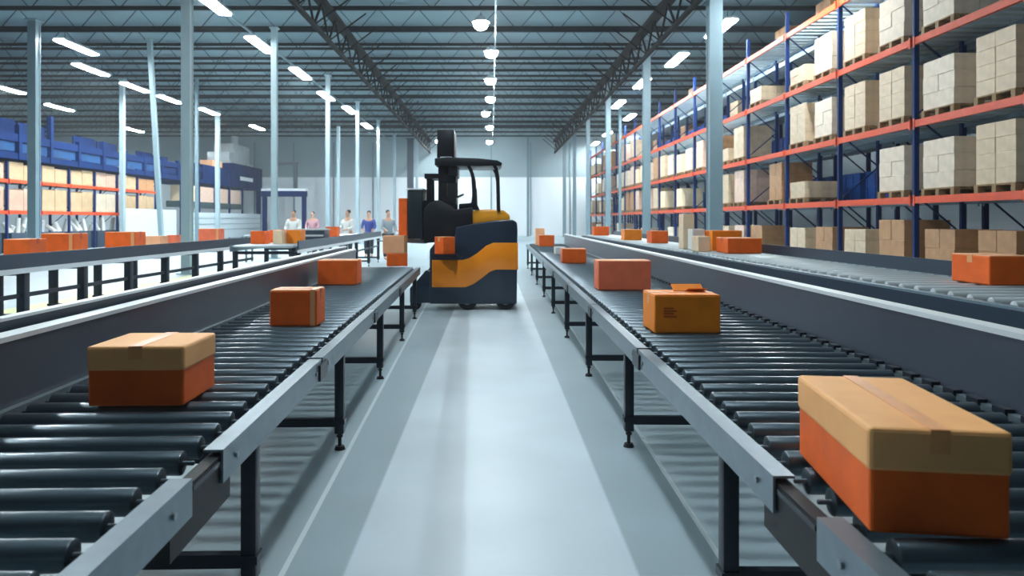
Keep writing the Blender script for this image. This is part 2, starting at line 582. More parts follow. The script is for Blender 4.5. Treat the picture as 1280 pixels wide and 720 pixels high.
ZR3 = .95
conveyor('roller_conveyor', 'roller conveyor on closely spaced dark legs, beyond the slate double side wall', (-5.3, 4.5), 0.0, 15.9, -1, 1.05, ZR3,
         [8.1 - 4.5 + 1.18 * k for k in range(-2, 6)], [], guard_conv3, r=.03, pitch=.17, rm=ROLLER_B, legw=.09)
conveyor('roller_conveyor', 'far roller conveyor starting where the low conveyor with close legs ends', (-3.55, 12.9), -.02, 24, -1, 1.1, ZR3,
         [.25, 2.2, 4.4, 6.6, 8.8, 10.9], [], guard_conv3, r=.03, pitch=.17, rm=ROLLER_B, legw=.08)


# ------------------------------------------------------------------ cartons on the conveyors
def carton(name, label, cat, loc, size, rz=0.0, style='plain', m=ORANGE, tape=None, lid=None, mark=False, group=None, strap=False, loose=False):
    """loc: centre of the base."""
    w, d, h = size
    tape = tape or (TAPE if style == 'two' else TAPE_O)
    t = thing(name, label, cat, (loc[0], loc[1], loc[2] + .0015), rz, group)
    if style == 'two':
        hb = h * .64
        MB().box(-w / 2, w / 2, -d / 2, d / 2, 0, hb).build('body', m, t, .008, 2, 18)
        e = .004
        MB().box(-w / 2 - e, w / 2 + e, -d / 2 - e, d / 2 + e, hb - .012, h).build('lid', lid or KLID, t, .010, 2, 18)
        tm = MB().box(-w * .07, w * .07, -d / 2 - e, d / 2 + e, h, h + .0015)
        tm.box(-w * .07, w * .07, -d / 2 - e - .0015, -d / 2 - e, h * .78, h)
        tm.build('tape', tape, t)
    else:
        MB().box(-w / 2, w / 2, -d / 2, d / 2, 0, h - .003).build('body', m, t, .009, 2, 18)
        g = .002
        MB().box(-w / 2 + .004, w / 2 - .004, -d / 2 + .004, -g, h - .006, h).build('flap', lid or m, t, .001)
        MB().box(-w / 2 + .004, w / 2 - .004, g, d / 2 - .004, h - .006, h).build('flap', lid or m, t, .001)
        tm = MB().box(-w / 2, w / 2, -.025, .025, h, h + .0015)
        for sx in (-1, 1):
            xa, xb = sorted((sx * w / 2, sx * (w / 2 + .0015)))
            tm.box(xa, xb, -.025, .025, h * .72, h)
        tm.build('tape', tape, t)
        if loose:
            fm = MB().box(0, w * .48, 0, .085, -.002, .002, Matrix.Translation((-w * .08, d * .12, h + .004)) @ Matrix.Rotation(math.radians(26), 4, 'X'))
            fm.build('flap', lid or m, t)
            fm = MB().box(-w * .3, 0, -.08, 0, -.002, .002, Matrix.Translation((w * .42, d * .2, h + .004)) @ Matrix.Rotation(math.radians(-14), 4, 'X'))
            fm.build('flap', lid or m, t)
        if strap:
            MB().box(w * .36, w * .46, -d / 2 - .0025, d / 2 + .0025, .002, h + .003).build('strap', TAPE_P, t)
    if mark:
        mm = MB()
        for q in range(4):
            mm.box(-w * .36, -w * .16 - (.02 if q % 2 else 0), -d / 2 - .0014, -d / 2 + .001, h * (.42 + .07 * q), h * (.46 + .07 * q))
        mm.build('print', MARK, t)
    return t


def on_bed(x0, x1, ybot, z):
    """front-bottom edge from x0 to x1 at picture row ybot on plane z -> centre x, front y, width"""
    p, q = onz(x0, ybot, z), onz(x1, ybot, z)
    return (p.x + q.x) / 2, p.y, q.x - p.x


def put(x0, x1, ybot, ytop, depth, z, name, label, **kw):
    cx, y, w = on_bed(x0, x1, ybot, z)
    h = (ybot - ytop) / F * y
    rz = kw.pop('rz', 0.0)
    return carton(name, label, kw.pop('cat', 'box'), (cx, y + depth / 2, z), (w, depth, h), rz, **kw)


C = 'cardboard_box'
# forklift-side conveyor
cx, y, w = on_bed(110, 228, 508, ZR)
carton(C, 'two-tone orange box with pale kraft lid, nearest on the forklift-side rollers', 'box', (cx, y + .16, ZR), (w, .33, .225), math.radians(1.5), 'two')
put(337, 396, 408, 363, .24, ZR, C, 'plain orange box with a pale upright strap, second along the forklift-side rollers', strap=True, lid=PEACH)
put(397, 446, 356, 325.5, .3, ZR, C, 'orange box close to the slate wall, third along the forklift-side rollers', lid=PEACH)
cx, y, w = on_bed(482, 508, 333, ZR)
carton(C, 'small orange box by the forklift with a peach box stacked on it', 'box', (cx, y + .14, ZR), (w, .28, .19), .12)
carton(C, 'pale peach box stacked on a small orange box by the forklift', 'box', (cx - .03, y + .14, ZR + .1915), (w * 1.05, .26, .27), -.08, m=PEACH, tape=TAPE_P)
# rack-side conveyor: the big one is turned a little
p = Vector((.845, 1.607)); yaw = math.radians(-7.8)
w, d, h = .29, .548, .236
ux = Vector((math.cos(yaw), math.sin(yaw))); uy = Vector((-math.sin(yaw), math.cos(yaw)))
c = p + ux * w / 2 + uy * d / 2
carton(C, 'largest two-tone orange box with kraft lid and tape, nearest on the rack-side rollers', 'box', (c.x, c.y, ZR), (w, d, h), yaw, 'two')
put(818, 901, 417, 369, .34, ZR, C, 'amber-orange box with brown print and loose flaps on the rack-side rollers', m=AMBER, tape=TAPE, mark=True, lid=AMBER, loose=True)
put(748, 814, 363, 326, .3, ZR, C, 'coral pink box on the rack-side rollers, just beyond the amber one', m=CORAL, tape=TAPE_P, lid=PEACH)
put(703, 733, 329, 311, .36, ZR, C, 'light orange box beyond the coral one on the rack-side rollers', m=PEACH if False else ORANGE, lid=PEACH, tape=TAPE_P)
put(694, 707, 318, 309, .3, ZR, C, 'low white box beside the far orange boxes on the rack-side rollers', m=WHITEP, tape=CREAM)
put(674, 693, 308, 294, .3, ZR, C, 'bright orange box near the far end of the rack-side rollers', lid=PEACH)
cx, y, w = on_bed(665, 678, 306.5, ZR)
carton(C, 'tall pale peach box with orange top at the far end of the rack-side rollers', 'box', (cx + .1, y + .4, ZR), (w * .9, .3, .46), 0, m=PEACH, lid=ORANGE)
# higher conveyor by the rack
put(1237, 1292, 357, 320, .38, ZR2, C, 'coral orange box on the higher conveyor by the pallet rack, closest to the camera', m=ORANGE, tape=TAPE_P, lid=PEACH)
cx, y, w = on_bed(908, 951, 317, ZR2)
carton(C, 'wide orange box on the higher conveyor, in front of the nearest grey column', 'box', (cx + .02, y + .24, ZR2), (w, .46, .19), 0.0, m=ORANGE, lid=PEACH)
carton(C, 'second orange box close behind the wide one on the higher conveyor', 'box', (cx + .05, y + .95, ZR2), (w * .95, .35, .27), 0, m=AMBER)
carton(C, 'cream box on the near rail side of the higher conveyor, beside the wide orange box', 'box', (2.77, y + .62, ZR2), (.16, .3, .2), 0, m=CREAM, tape=TAPE_P)
carton('parcel', 'small white parcel behind the wide orange box on the higher conveyor', 'parcel', (2.86, y + 1.15, ZR2), (.17, .25, .29), 0, m=WHITEP, tape=CREAM)
carton(C, 'tall narrow cream box standing on end on the higher conveyor', 'box', (2.82, 10.4, ZR2), (.16, .25, .50), 0, m=CREAM, tape=TAPE_P)
carton(C, 'orange box on the higher conveyor beside the second grey column', 'box', (3.0, 13.0, ZR2), (.3, .4, .22), 0, m=ORANGE, lid=PEACH)
carton(C, 'peach-orange box on the higher conveyor between the second and third grey columns', 'box', (2.92, 15.0, ZR2), (.36, .4, .22), 0, m=AMBER, lid=PEACH)
carton(C, 'farthest orange box on the higher conveyor by the pallet rack', 'box', (2.95, 19.4, ZR2), (.4, .4, .24), 0, m=ORANGE)
# close-legged conveyor
z = ZR3
for x0, x1, yb, yt, d_, lab, kw in (
        (4, 36, 322, 299, .35, 'orange box on the close-legged conveyor, first in the line from the camera', dict(lid=PEACH)),
        (51, 92, 317, 292, .35, 'orange box with pale peach end, second along the close-legged conveyor', dict(lid=PEACH, strap=True)),
        (131, 169, 311, 290, .35, 'orange box on the close-legged conveyor, in front of the white partition', dict(lid=PEACH, strap=True)),
        (208, 219, 305, 294, .25, 'tiny red-orange box on the close-legged conveyor beside the big pale column', dict(m=CORAL)),
        (248, 274, 302, 286, .3, 'coral box with pale end at the far end of the close-legged conveyor', dict(m=CORAL, lid=PEACH, strap=True))):
    put(x0, x1, yb, yt, d_, z, C, lab, **kw)
carton(C, 'peach and cream box near the middle column on the far edge of the close-legged conveyor', 'box', (-5.85, 12.6, z), (.26, .3, .17), 0, m=PEACH, tape=TAPE_P)
for x0, x1, yb, yt, d_, lab, kw in (
        (313, 331, 305, 289, .35, 'bright orange box first on the far conveyor, beside a cream box', {}),
        (341, 353, 305, 288, .3, 'cream box between two orange boxes on the far conveyor', dict(m=CREAM, tape=TAPE_P)),
        (358.5, 376, 304.5, 287.5, .35, 'amber-orange box next to the cream box on the far conveyor', dict(m=AMBER)),
        (407, 421, 296, 283.5, .4, 'orange box alone at the distant end of the far conveyor', {})):
    put(x0, x1, yb, yt, d_, z, C, lab, **kw)
carton(C, 'orange box behind the cream box on the far conveyor', 'box', (-4.28, 14.5, z), (.26, .3, .25), 0)

# ------------------------------------------------------------------ forklift (side on, forks towards the low conveyor)
FY = 11.15
q = FY / F
X = lambda x: (x - VX) * q
Z = lambda y: H - (y - VY) * q
fl = thing('forklift', 'orange and navy forklift with raised mast, standing side-on at the end of the conveyor', 'forklift', (X(590), FY + .55, 0))
ox, oy = fl.location.x, fl.location.y


def PX(pts):
    return [(X(x) - ox, Z(y)) for x, y in pts]


Y0, Y1 = FY - oy, FY + 1.1 - oy
ch = MB().prism(PX([(537, 380), (646, 380), (647, 285), (646, 278), (641, 274.5), (620, 275.5), (592, 279.5), (570, 284), (568, 300), (546, 300), (537, 312)]), 'y', Y0, Y1)
ch.build('chassis', FLNAVY, fl, .02, 3)
bd = MB()
band = PX([(540, 359), (540, 325), (578, 325), (586, 323), (596, 317), (608, 307), (617, 303.5), (647.6, 303.5), (647.6, 337), (620, 337), (612, 340), (602, 348), (592, 355), (582, 359)])
bd.prism(band, 'y', Y0 - .012, Y1 + .012)
bd.build('orange_band', FLORANGE, fl, .006)
hd = MB().prism(PX([(590, 281), (590, 265), (594, 262.5), (612, 261.5), (630, 263), (637, 268), (638, 276), (612, 278)]), 'y', Y0 + .1, Y1 - .1)
hd.build('hood', FLYEL, fl, .03, 3)
cw = MB().prism(PX([(529, 304), (529, 262), (536, 253), (548, 250), (562, 256), (568, 262), (590, 259), (591, 282), (570, 285), (568, 302)]), 'y', Y0 + .06, Y1 - .06)
cw.build('cowl', FLBLACK, fl, .015)
# lower front legs (outriggers)
for yy in (Y0 + .02, Y1 - .2):
    o = MB().prism(PX([(512, 379), (540, 379), (540, 340), (532, 338), (520, 352), (512, 360)]), 'y', yy, yy + .18).build('outrigger', FLNAVY, fl, .012)
    MB().cyl((X(519) - ox, yy + .03, .085), (X(519) - ox, yy + .15, .085), .085, 18).build('load_wheel', DARK, o)
for xw in (584, 632):
    for yy in (Y0 + .05, Y1 - .2):
        m = MB().cyl((X(xw) - ox, yy, .155), (X(xw) - ox, yy + .15, .155), .155, 22)
        wl = m.build('wheel', DARK, fl, .015)
        MB().cyl((X(xw) - ox, yy - .006, .155), (X(xw) - ox, yy + .01, .155), .075, 16).build('wheel_hub', ZINC, wl)
# mast
for yy in (Y0 + .22, Y1 - .30):
    MB().box(X(558) - ox, X(569) - ox, yy, yy + .08, .12, Z(206)).build('mast_rail', FLBLACK, fl, .004)
    MB().box(X(546.5) - ox, X(557) - ox, yy + .0, yy + .08, .3, Z(161)).build('inner_mast_rail', FLBLACK, fl, .004)
MB().box(X(545) - ox, X(567) - ox, Y0 + .2, Y1 - .2, Z(196), Z(160)).build('mast_head', FLBLACK, fl, .01)
MB().box(X(549) - ox, X(564) - ox, Y0 + .19, Y1 - .19, Z(196.5), Z(194.5)).build('crosshead', RAILW, fl)
MB().cyl((X(553) - ox, 0, .3), (X(553) - ox, 0, Z(165)), .045, 14).build('lift_cylinder', ZINC, fl)
for zz in (Z(222), Z(250), Z(290)):
    MB().box(X(547) - ox, X(569) - ox, Y0 + .2, Y1 - .2, zz - .05, zz + .05).build('mast_crossbar', FLBLACK, fl)
for yy in (Y0 + .3, Y1 - .34):
    MB().box(X(531) - ox, X(538) - ox, yy, yy + .05, Z(300), Z(216)).build('carriage_post', FLBLACK, fl)
for xa, za, zb in ((529, 222, 216), (526, 262, 250), (524, 300, 286)):
    MB().box(X(xa) - ox, X(548) - ox, Y0 + .2, Y1 - .2, Z(za), Z(zb)).build('carriage_bar', FLBLACK, fl)
lb = MB().box(X(509) - ox, X(527.5) - ox, Y0 + .06, Y1 - .06, Z(299), Z(237)).build('load_backrest', mat('forklift_teal_black', (18, 38, 46), .4), fl, .012)
MB().box(X(506) - ox, X(528.5) - ox, Y0 + .04, Y1 - .04, Z(237), Z(235)).build('backrest_cap', RAILW, lb)
for yy in (Y0 + .12, Y1 - .24):
    zt = Z(301)
    MB().prism([(X(470) - ox, zt - .012), (X(470) - ox, zt), (X(530) - ox, zt), (X(530) - ox, Z(285)), (X(533) - ox, Z(285)), (X(533) - ox, zt - .05), (X(525) - ox, zt - .045)], 'y', yy, yy + .12).build('fork', ZINC, fl, .003)
# overhead guard
rf = MB().prism(PX([(543, 206), (543, 197.5), (560, 196), (600, 197.5), (622, 200), (628, 203.5), (626, 206.5), (600, 207.5)]), 'y', Y0 + .04, Y1 - .04).build('guard_roof', FLBLACK, fl, .008)


def post(pts, yy, w=.05):
    o = MB()
    P = [Vector((X(x) - ox, yy, Z(y_))) for x, y_ in pts]
    for A, B in zip(P, P[1:]):
        o.bar(A, B + (B - A).normalized() * .012, w, w)
    return o.build('guard_post', FLBLACK, fl)


for yy in (Y0 + .09, Y1 - .09):
    post([(584, 205), (588.5, 212), (591, 222), (592, 240), (592, 252), (596, 261)], yy)
    post([(617, 205), (620.5, 211), (622.5, 222), (623, 240), (623.5, 264)], yy)
MB().box(X(560) - ox, X(571) - ox, Y0 + .1, Y1 - .1, Z(219), Z(206)).build('guard_bracket', FLBLACK, fl)
# seat, console, steering wheel
st = MB().prism(PX([(572, 262), (572, 254), (588, 253), (591, 233), (595, 233), (596, 262)]), 'y', Y0 + .38, Y1 - .38).build('seat', FLBLACK, fl, .02)
m = MB()
bmesh.ops.create_cone(m.bm, cap_ends=True, segments=20, radius1=.14, radius2=.14, depth=.025,
                      matrix=Matrix.Translation((X(568) - ox, 0, Z(246))) @ Matrix.Rotation(math.radians(-25), 4, 'Y'))
m.cyl((X(563) - ox, 0, Z(262)), (X(568) - ox, 0, Z(246)), .02, 8)
m.build('steering_wheel', FLBLACK, fl)
zt = Z(317)
MB().prism([(X(543) - ox, zt - .03), (X(543) - ox, zt), (X(573) - ox, zt), (X(573) - ox, zt - .03)], 'y', Y0 - .36, Y0 + .005).build('side_tray', FLBLACK, fl)
carton(C, 'glossy orange box on the side tray of the forklift', 'box', (X(556) + .012, FY - .185, zt + .001), (.225, .225, .265), math.radians(40), m=ORANGE, tape=TAPE_P, lid=PEACH)
zf = Z(301) + .001
carton(C, 'tall slim orange carton standing on the forks against the backrest', 'box', (X(502.6), FY + .5, zf), (.135, .8, .66), 0, m=ORANGE, tape=TAPE_P)

# ------------------------------------------------------------------ pallet rack beside the aisle
LV = [1.87, 3.40, 5.05, 6.75]
U0, BAY, NB = 8.2, 3.15, 17
RXF, RD = 8.5, 1.05


def rack(name, label, x0, depth, u0, bay, nb, levels, top, bm_, um, rear=True, deck=True, sgn=1):
    """x0: aisle face; depth goes to x0 + sgn*depth"""
    t = thing(name, label, 'pallet rack', (x0, u0, 0))
    xa, xb = 0, sgn * depth
    up = None
    for k in range(nb + 1):
        if up is None:
            m = MB()
            for x in (xa + sgn * .05, xb - sgn * .05):
                m.box(x - .05, x + .05, -.038, .038, .01, top)
                m.box(x - .08, x + .08, -.08, .08, 0, .012)
            zz = .3
            f = 1
            while zz + .8 < top:
                p, r_ = (xa + sgn * .05, xb - sgn * .05)[::f], f
                m.bar((p[0], 0, zz), (p[1], 0, zz + .8), .03, .03)
                zz += .8
                f = -f
            up = m.build('upright_frame', um, t)
        else:
            cp(up, t, (0, k * bay, 0))
    bf = br = dk = None
    for k in range(nb):
        for z in levels:
            if bf is None:
                x = xa
                m = MB().box(min(x - sgn * .03, x + sgn * .03), max(x - sgn * .03, x + sgn * .03), .05, bay - .05, -.14, 0)
                for yy in (.05, bay - .1):
                    m.box(min(x - sgn * .04, x - sgn * .03), max(x - sgn * .04, x - sgn * .03), yy, yy + .05, -.19, .03)
                bf = m.build('beam', bm_, t)
                bf.location = (0, k * bay, z)
                if rear:
                    br = MB().box(min(xb - sgn * .06, xb), max(xb - sgn * .06, xb), .05, bay - .05, -.14, 0).build('rear_beam', BEAM_G, t)
                    br.location = bf.location
                if deck:
                    m = MB()
                    for i in range(9):
                        yy = .12 + i * (bay - .4) / 8
                        m.box(min(xa + sgn * .03, xb - sgn * .06), max(xa + sgn * .03, xb - sgn * .06), yy, yy + .2, -.06, -.012)
                    dk = m.build('deck_slat_row', DECKM, t)
                    dk.location = bf.location
            else:
                cp(bf, t, (0, k * bay, z))
                if rear:
                    cp(br, t, (0, k * bay, z))
                if deck:
                    cp(dk, t, (0, k * bay, z))
    return t


rack('pallet_rack', 'tall blue and orange pallet rack along the higher conveyor', RXF, RD, U0, BAY, NB, LV, 7.4, BEAM_O, UPBLUE)
rack('pallet_rack', 'second blue pallet rack standing back to back behind the tall one', RXF + RD + .35, RD, U0, BAY, NB, LV, 7.2, BEAM_G, UPBLUE, rear=False)

# pallet loads
_load = {}


def make_load(key, label, nx, ny, nz, cw_, cd_, chh, m, split):
    t = thing('pallet_load', label, 'pallet load', (0, 0, 0))
    pm = MB()
    W_, D_ = 1.0, 1.0
    for i in range(5):
        x = -W_ / 2 + i * (W_ - .1) / 4
        pm.box(x, x + .1, -D_ / 2, D_ / 2, .115, .14)
    for j in (-D_ / 2, -.05, D_ / 2 - .1):
        for i in (-W_ / 2, -.06, W_ / 2 - .12):
            pm.box(i, i + .12, j, j + .1, .02, .1)
        pm.box(-W_ / 2, W_ / 2, j, j + .1, .1, .115)
        pm.box(-W_ / 2, W_ / 2, j, j + .1, 0, .02)
    pm.build('pallet', WOOD, t)
    g = .003
    rr = random.Random(hash(key) % 1000 if not isinstance(key, str) else sum(map(ord, key)))
    if split:
        pr = MB().box(-cw_ / 2 + g, cw_ / 2 - g, -cd_ / 2 + g, cd_ / 2 - g, g * .3, chh - g * .3).build('carton', m, t, .006, 1, 18)
        first = True
        for k in range(nz):
            for i in range(nx):
                for j in range(ny):
                    lo = ((i - (nx - 1) / 2) * cw_ + rr.uniform(-.006, .006), (j - (ny - 1) / 2) * cd_ + rr.uniform(-.006, .006), .141 + k * chh)
                    if first:
                        pr.location = lo
                        first = False
                    else:
                        cp(pr, t, lo)
    else:
        b = MB()
        for k in range(nz):
            for i in range(nx):
                for j in range(ny):
                    x, y = (i - (nx - 1) / 2) * cw_, (j - (ny - 1) / 2) * cd_
                    b.box(x - cw_ / 2 + g, x + cw_ / 2 - g, y - cd_ / 2 + g, y + cd_ / 2 - g, .141 + k * chh, .141 + (k + 1) * chh - g)
        b.build('wrapped_cartons', m, t, .006, 1, 18)
    return t


SPECS = {'A': (2, 2, 3, .48, .48, .31, KRAFT2), 'B': (2, 2, 4, .48, .48, .26, KRAFT), 'C': (2, 2, 2, .48, .48, .22, KRAFT),
         'D': (1, 2, 3, .96, .48, .42, KRAFT3), 'E': (2, 3, 4, .46, .31, .27, KRAFT4), 'F': (2, 2, 3, .46, .46, .36, KRAFT3), 'G': (2, 2, 3, .47, .47, .27, CREAM)}
TONE = {'A': 'whitish wrapped cartons', 'B': 'pale kraft cartons', 'C': 'low half-height cartons', 'D': 'brown wide cartons', 'E': 'pinkish kraft cartons', 'F': 'brown cartons', 'G': 'cream cartons'}


def load(key, x, y, z, label, split):
    kk = key + ('s' if split else 'f')
    sp = SPECS[key]
    if kk not in _load:
        t = make_load(kk, label, *sp[:6], sp[6], split)
        t.location = (x, y, z)
        _load[kk] = t
        return t
    return tree(_load[kk], (x, y, z), 0, label)


LVN = ['floor level', 'lowest beam level', 'second beam level', 'third beam level', 'top beam level']
fill = {  # (level, slot) -> kind for the near bays; slot 0,1 = first bay
    0: 'DFFDBFB.FEB', 1: '.BAA..CF.EBE', 2: 'BBABBAB..BCF', 3: '..AABAC.C...', 4: ''}
slots = []
for kb in range(NB):
    slots += [U0 + kb * BAY + .80, U0 + kb * BAY + 2.35]
rr = random.Random(3)
for lv in range(5):
    z = .0 if lv == 0 else LV[lv - 1]
    seq = fill[lv]
    cnt = 0
    for i, y in enumerate(slots):
        if y < 10.5:
            continue
        j = i - 1
        if j < len(seq):
            kd = seq[j]
        else:
            pr_ = {0: .35, 1: .6, 2: .85, 3: .5 if y > 34 else .15, 4: .0 if y < 36 else .12}[lv]
            kd = rr.choice('AABBEGFG') if rr.random() < pr_ else '.'
        if kd == '.':
            continue
        lab = '%s on pallet, %s of tall rack, %s from the camera' % (TONE[kd], LVN[lv], ORD[cnt])
        cnt += 1
        load(kd, RXF + .48 + (.0 if kd != 'D' else 0), y, z + .002, lab, y < 24)
# crates and cartons on the rack behind
def crate_mesh():
    t = thing('plastic_crate', '', 'crate', (0, 0, 0), 0, 'blue crates in the rear rack')
    m = MB().box(-.45, .45, -.6, .6, 0, .06)
    for sx in (-1, 1):
        m.box(min(sx * .45, sx * .41), max(sx * .45, sx * .41), -.6, .6, .06, .8)
        m.box(-.41, .41, min(sx * .6, sx * .56), max(sx * .6, sx * .56), .06, .8)
        m.box(min(sx * .47, sx * .45), max(sx * .47, sx * .45), -.62, .62, .72, .8)
        m.box(min(sx * .47, sx * .45), max(sx * .47, sx * .45), -.62, .62, .38, .44)
        for yy in (-.6, -.2, .2, .6):
            m.box(min(sx * .475, sx * .45), max(sx * .475, sx * .45), yy - .025, yy + .025, 0, .8)
    m.build('crate_shell', CRATE, t)
    return t


cr = None
rr = random.Random(11)
cnt = {}
for lv in range(1, 5):
    for i, y in enumerate(slots):
        if y < 12:
            continue
        u = rr.random()
        xx = RXF + RD + .35 + .5
        z = LV[lv - 1] + .002
        if u < (.6 if lv < 3 else .45):
            k = cnt.get(('c', lv), 0)
            cnt[('c', lv)] = k + 1
            lab = 'blue plastic crate, %s of rear rack, %s crate from the camera' % (LVN[lv], ORD[k])
            if cr is None:
                cr = crate_mesh()
                cr.location = (xx, y, z)
                cr['label'] = lab
            else:
                tree(cr, (xx, y, z), 0, lab)
        elif u < .8:
            k = cnt.get(('l', lv), 0)
            cnt[('l', lv)] = k + 1
            kd = rr.choice('BCFE')
            load(kd, xx, y, z, '%s on pallet, %s of rear rack, %s from the camera' % (TONE[kd], LVN[lv], ORD[k]), False)

# ------------------------------------------------------------------ blue mezzanine racks at the other side
MX = -20.0
rack('pallet_rack', 'low blue and orange rack of cartons under the blue mezzanine', MX, 1.0, 25.4, 2.2, 8, [1.79, 3.09], 3.85, BEAM_O, UPBLUE, deck=False, sgn=-1)
rr = random.Random(5)
for lv, z in ((0, 1.79), (1, 3.09)):
    for k in range(8):
        y = 25.4 + 1.1 + 2.2 * k
        kd = rr.choice(['B', 'F', 'E'] if lv else ['B', 'A', 'E'])
        w_m = {'B': mat('kraft_dull', (184, 156, 120), .6, 0, .12, 3), 'F': KRAFT3, 'E': mat('kraft_dull_pink', (190, 158, 136), .6, 0, .12, 3), 'A': mat('kraft_dull_pale', (194, 180, 158), .6, 0, .12, 3)}[kd]
        hh = (.76 if lv else 1.02)
        t = thing('carton_stack', '%s on the %s orange beam under the mezzanine, %s bay from the camera' % (TONE[kd], 'upper' if lv else 'lower', ORD[k]),
                  'carton stack', (MX - .48, y, z + .001), 0, 'carton stacks under the mezzanine')
        for iy in (-1, 1):
            MB().box(-.42, .42, min(iy * .01, iy * .93), max(iy * .01, iy * .93), 0, hh * rr.uniform(.86, 1)).build('carton', w_m, t, .015, 1, 18)
for k in range(7):
    y = 26.5 + 2.2 * k
    t = thing('storage_bin', 'dark bin of white goods on the floor under the mezzanine, %s from the camera' % ORD[k], 'bin', (MX - .5, y, 0), 0, 'dark bins under the mezzanine')
    m = MB().box(-.45, .45, -.8, .8, 0, .85)
    m.build('bin_body', GUARD_D, t, .02)
    m = MB()
    for q_ in range(5):
        m.cyl((rr.uniform(-.2, .3), -.6 + .3 * q_, .85), (rr.uniform(-.2, .3), -.6 + .3 * q_, rr.uniform(1.1, 1.55)), .1, 10)
    m.build('bottle_filling', WHITEP, t)['kind'] = 'stuff'
mz = thing('mezzanine', 'long bright blue steel mezzanine edge with pale panels above the carton racks', 'mezzanine', (MX, 26, 0))
Lz = 36.5
MB().box(-1.2, .1, 0, Lz, 3.95, 4.22).build('floor_beam', MEZ, mz)
MB().box(-.1, .1, 0, Lz, 4.69, 5.02).build('top_beam', MEZ, mz)
MB().box(-3.5, -1.2, 0, Lz, 3.97, 4.12).build('platform_slab', MEZ, mz)
for k in range(17):
    MB().box(-.06, .14, 2.2 * k - .1, 2.2 * k + .1, 3.95, 5.17 + (.9 if k in (1, 3) else .0) + (.25 if k in (2, 5) else 0)).build('post', MEZ, mz)
for k in range(16):
    MB().box(-.03, .02, 2.2 * k + .2, 2.2 * k + 2.0, 4.27, 4.67).build('infill_panel', MEZP if k < 8 else MEZ, mz)
for k in range(0, 16, 1):
    if k % 3 != 1 and k < 11:
        MB().box(-1.6, -1.5, 2.2 * k + .1, 2.2 * k + 2.1, 4.27, 6.0 - .05 * k).build('back_panel', MEZ, mz)
for y in (35.9,):
    MB().box(-.16, .16, y - .16, y + .16, 0, 3.95).build('support_leg', MEZ, mz)
MB().box(-3.5, .12, 23.6, 29.4, 4.225, 5.25).build('fascia_block', MEZ, mz)
MB().box(-3.5, .12, 29.42, 36.5, 4.225, 5.8).build('fascia_block', MEZ, mz)
MB().box(.12, .15, 31.0, 34.0, 4.55, 4.85).build('sign_plate', RAILW, mz)
carton('cardboard_box', 'orange-brown box on top of the blue mezzanine edge', 'box', (MX - .6, 53.0, 5.252), (.9, 1.9, .5), 0, m=PEACH, tape=TAPE)
# shelf beneath the far part
t = thing('shelf_rack', 'dark green shelf of pinkish cartons under the far part of the mezzanine', 'shelf', (MX, 46.5, 0))
MB().box(-1.0, 0, 0, 11.5, 2.25, 2.65).build('shelf_board', GREENB, t)
for k in range(5):
    MB().box(-.1, .02, 11.5 / 4 * k - .06, 11.5 / 4 * k + .06, 0, 3.93).build('post', UPBLUE, t)
for k in range(4):
    carton('cardboard_box', 'large pinkish carton on the dark green shelf, %s from the camera' % ORD[k], 'box', (MX - .45, 46.5 + 11.5 / 8 + 11.5 / 4 * k, 2.652), (.8, 2.3, 1.05), 0,
           m=[CREAM, KRAFT4, KRAFT4, KRAFT4][k], tape=TAPE_P, group='cartons on the green shelf')
t = thing('partition_panel', 'plain pale grey-white partition panel standing by the leaning pole', 'partition', (MX + .45, 38.0, 0))
MB().box(-.05, .05, 0, 6.6, .08, 2.02).build('panel', PANW, t)
for y in (.3, 6.3):
    MB().box(-.3, .3, y - .04, y + .04, 0, .08).build('foot', PANW, t)
t = thing('partition_panel', 'pale ribbed partition panel under the green shelf of cartons', 'partition', (MX + .4, 47, 0))
m = MB().box(-.05, .05, 0, 14, .08, 1.9)
m.build('panel', PANW, t)
for zz in (.7, 1.1, 1.5):
    MB().box(.05, .08, 0, 14, zz, zz + .04).build('rib', COLM, t)
for y in (.3, 13.5):
    MB().box(-.3, .3, y - .04, y + .04, 0, .08).build('foot', PANW, t)
# grey machine on the mezzanine and the blue gantry beside it
t = thing('sorting_machine', 'pale grey machine standing on the far end of the blue mezzanine', 'machine', (MX - 1.4, 59.2, 5.802))
MB().box(-1.0, 1.0, -3.0, 2.6, 0, .3).build('machine_base', MACH, t, .03)
MB().box(-.8, .8, -1.6, 2.2, .3, 1.75).build('housing', MACH, t, .08)
MB().box(-.85, .85, -2.8, -1.7, .3, .95).build('feeder', HOUSE, t, .05)
MB().cyl((.2, .3, 1.75), (.2, .3, 2.5), .28, 14).build('duct', HOUSE, t)
t = thing('blue_gantry', 'short blue gantry arm with two grey uprights by the far columns', 'gantry', (-17.6, 58.5, 0))
MB().box(-1.0, 2.6, -.3, .3, 3.3, 3.75).build('arm', MEZ, t)
MB().box(-1.0, 2.6, -.32, .32, 3.75, 3.95).build('arm_top', RAILW, t)
for x in (-.1, 1.7):
    MB().box(x - .14, x + .14, -.14, .14, 3.95, 6.1).build('upright', COLD, t)
MB().box(-.1, 1.9, -.1, .1, 5.9, 6.1).build('crossbar', COLD, t)
for x in (-.8, 2.4):
    MB().box(x - .16, x + .16, -.16, .16, 0, 3.3).build('support_leg', MEZ, t)
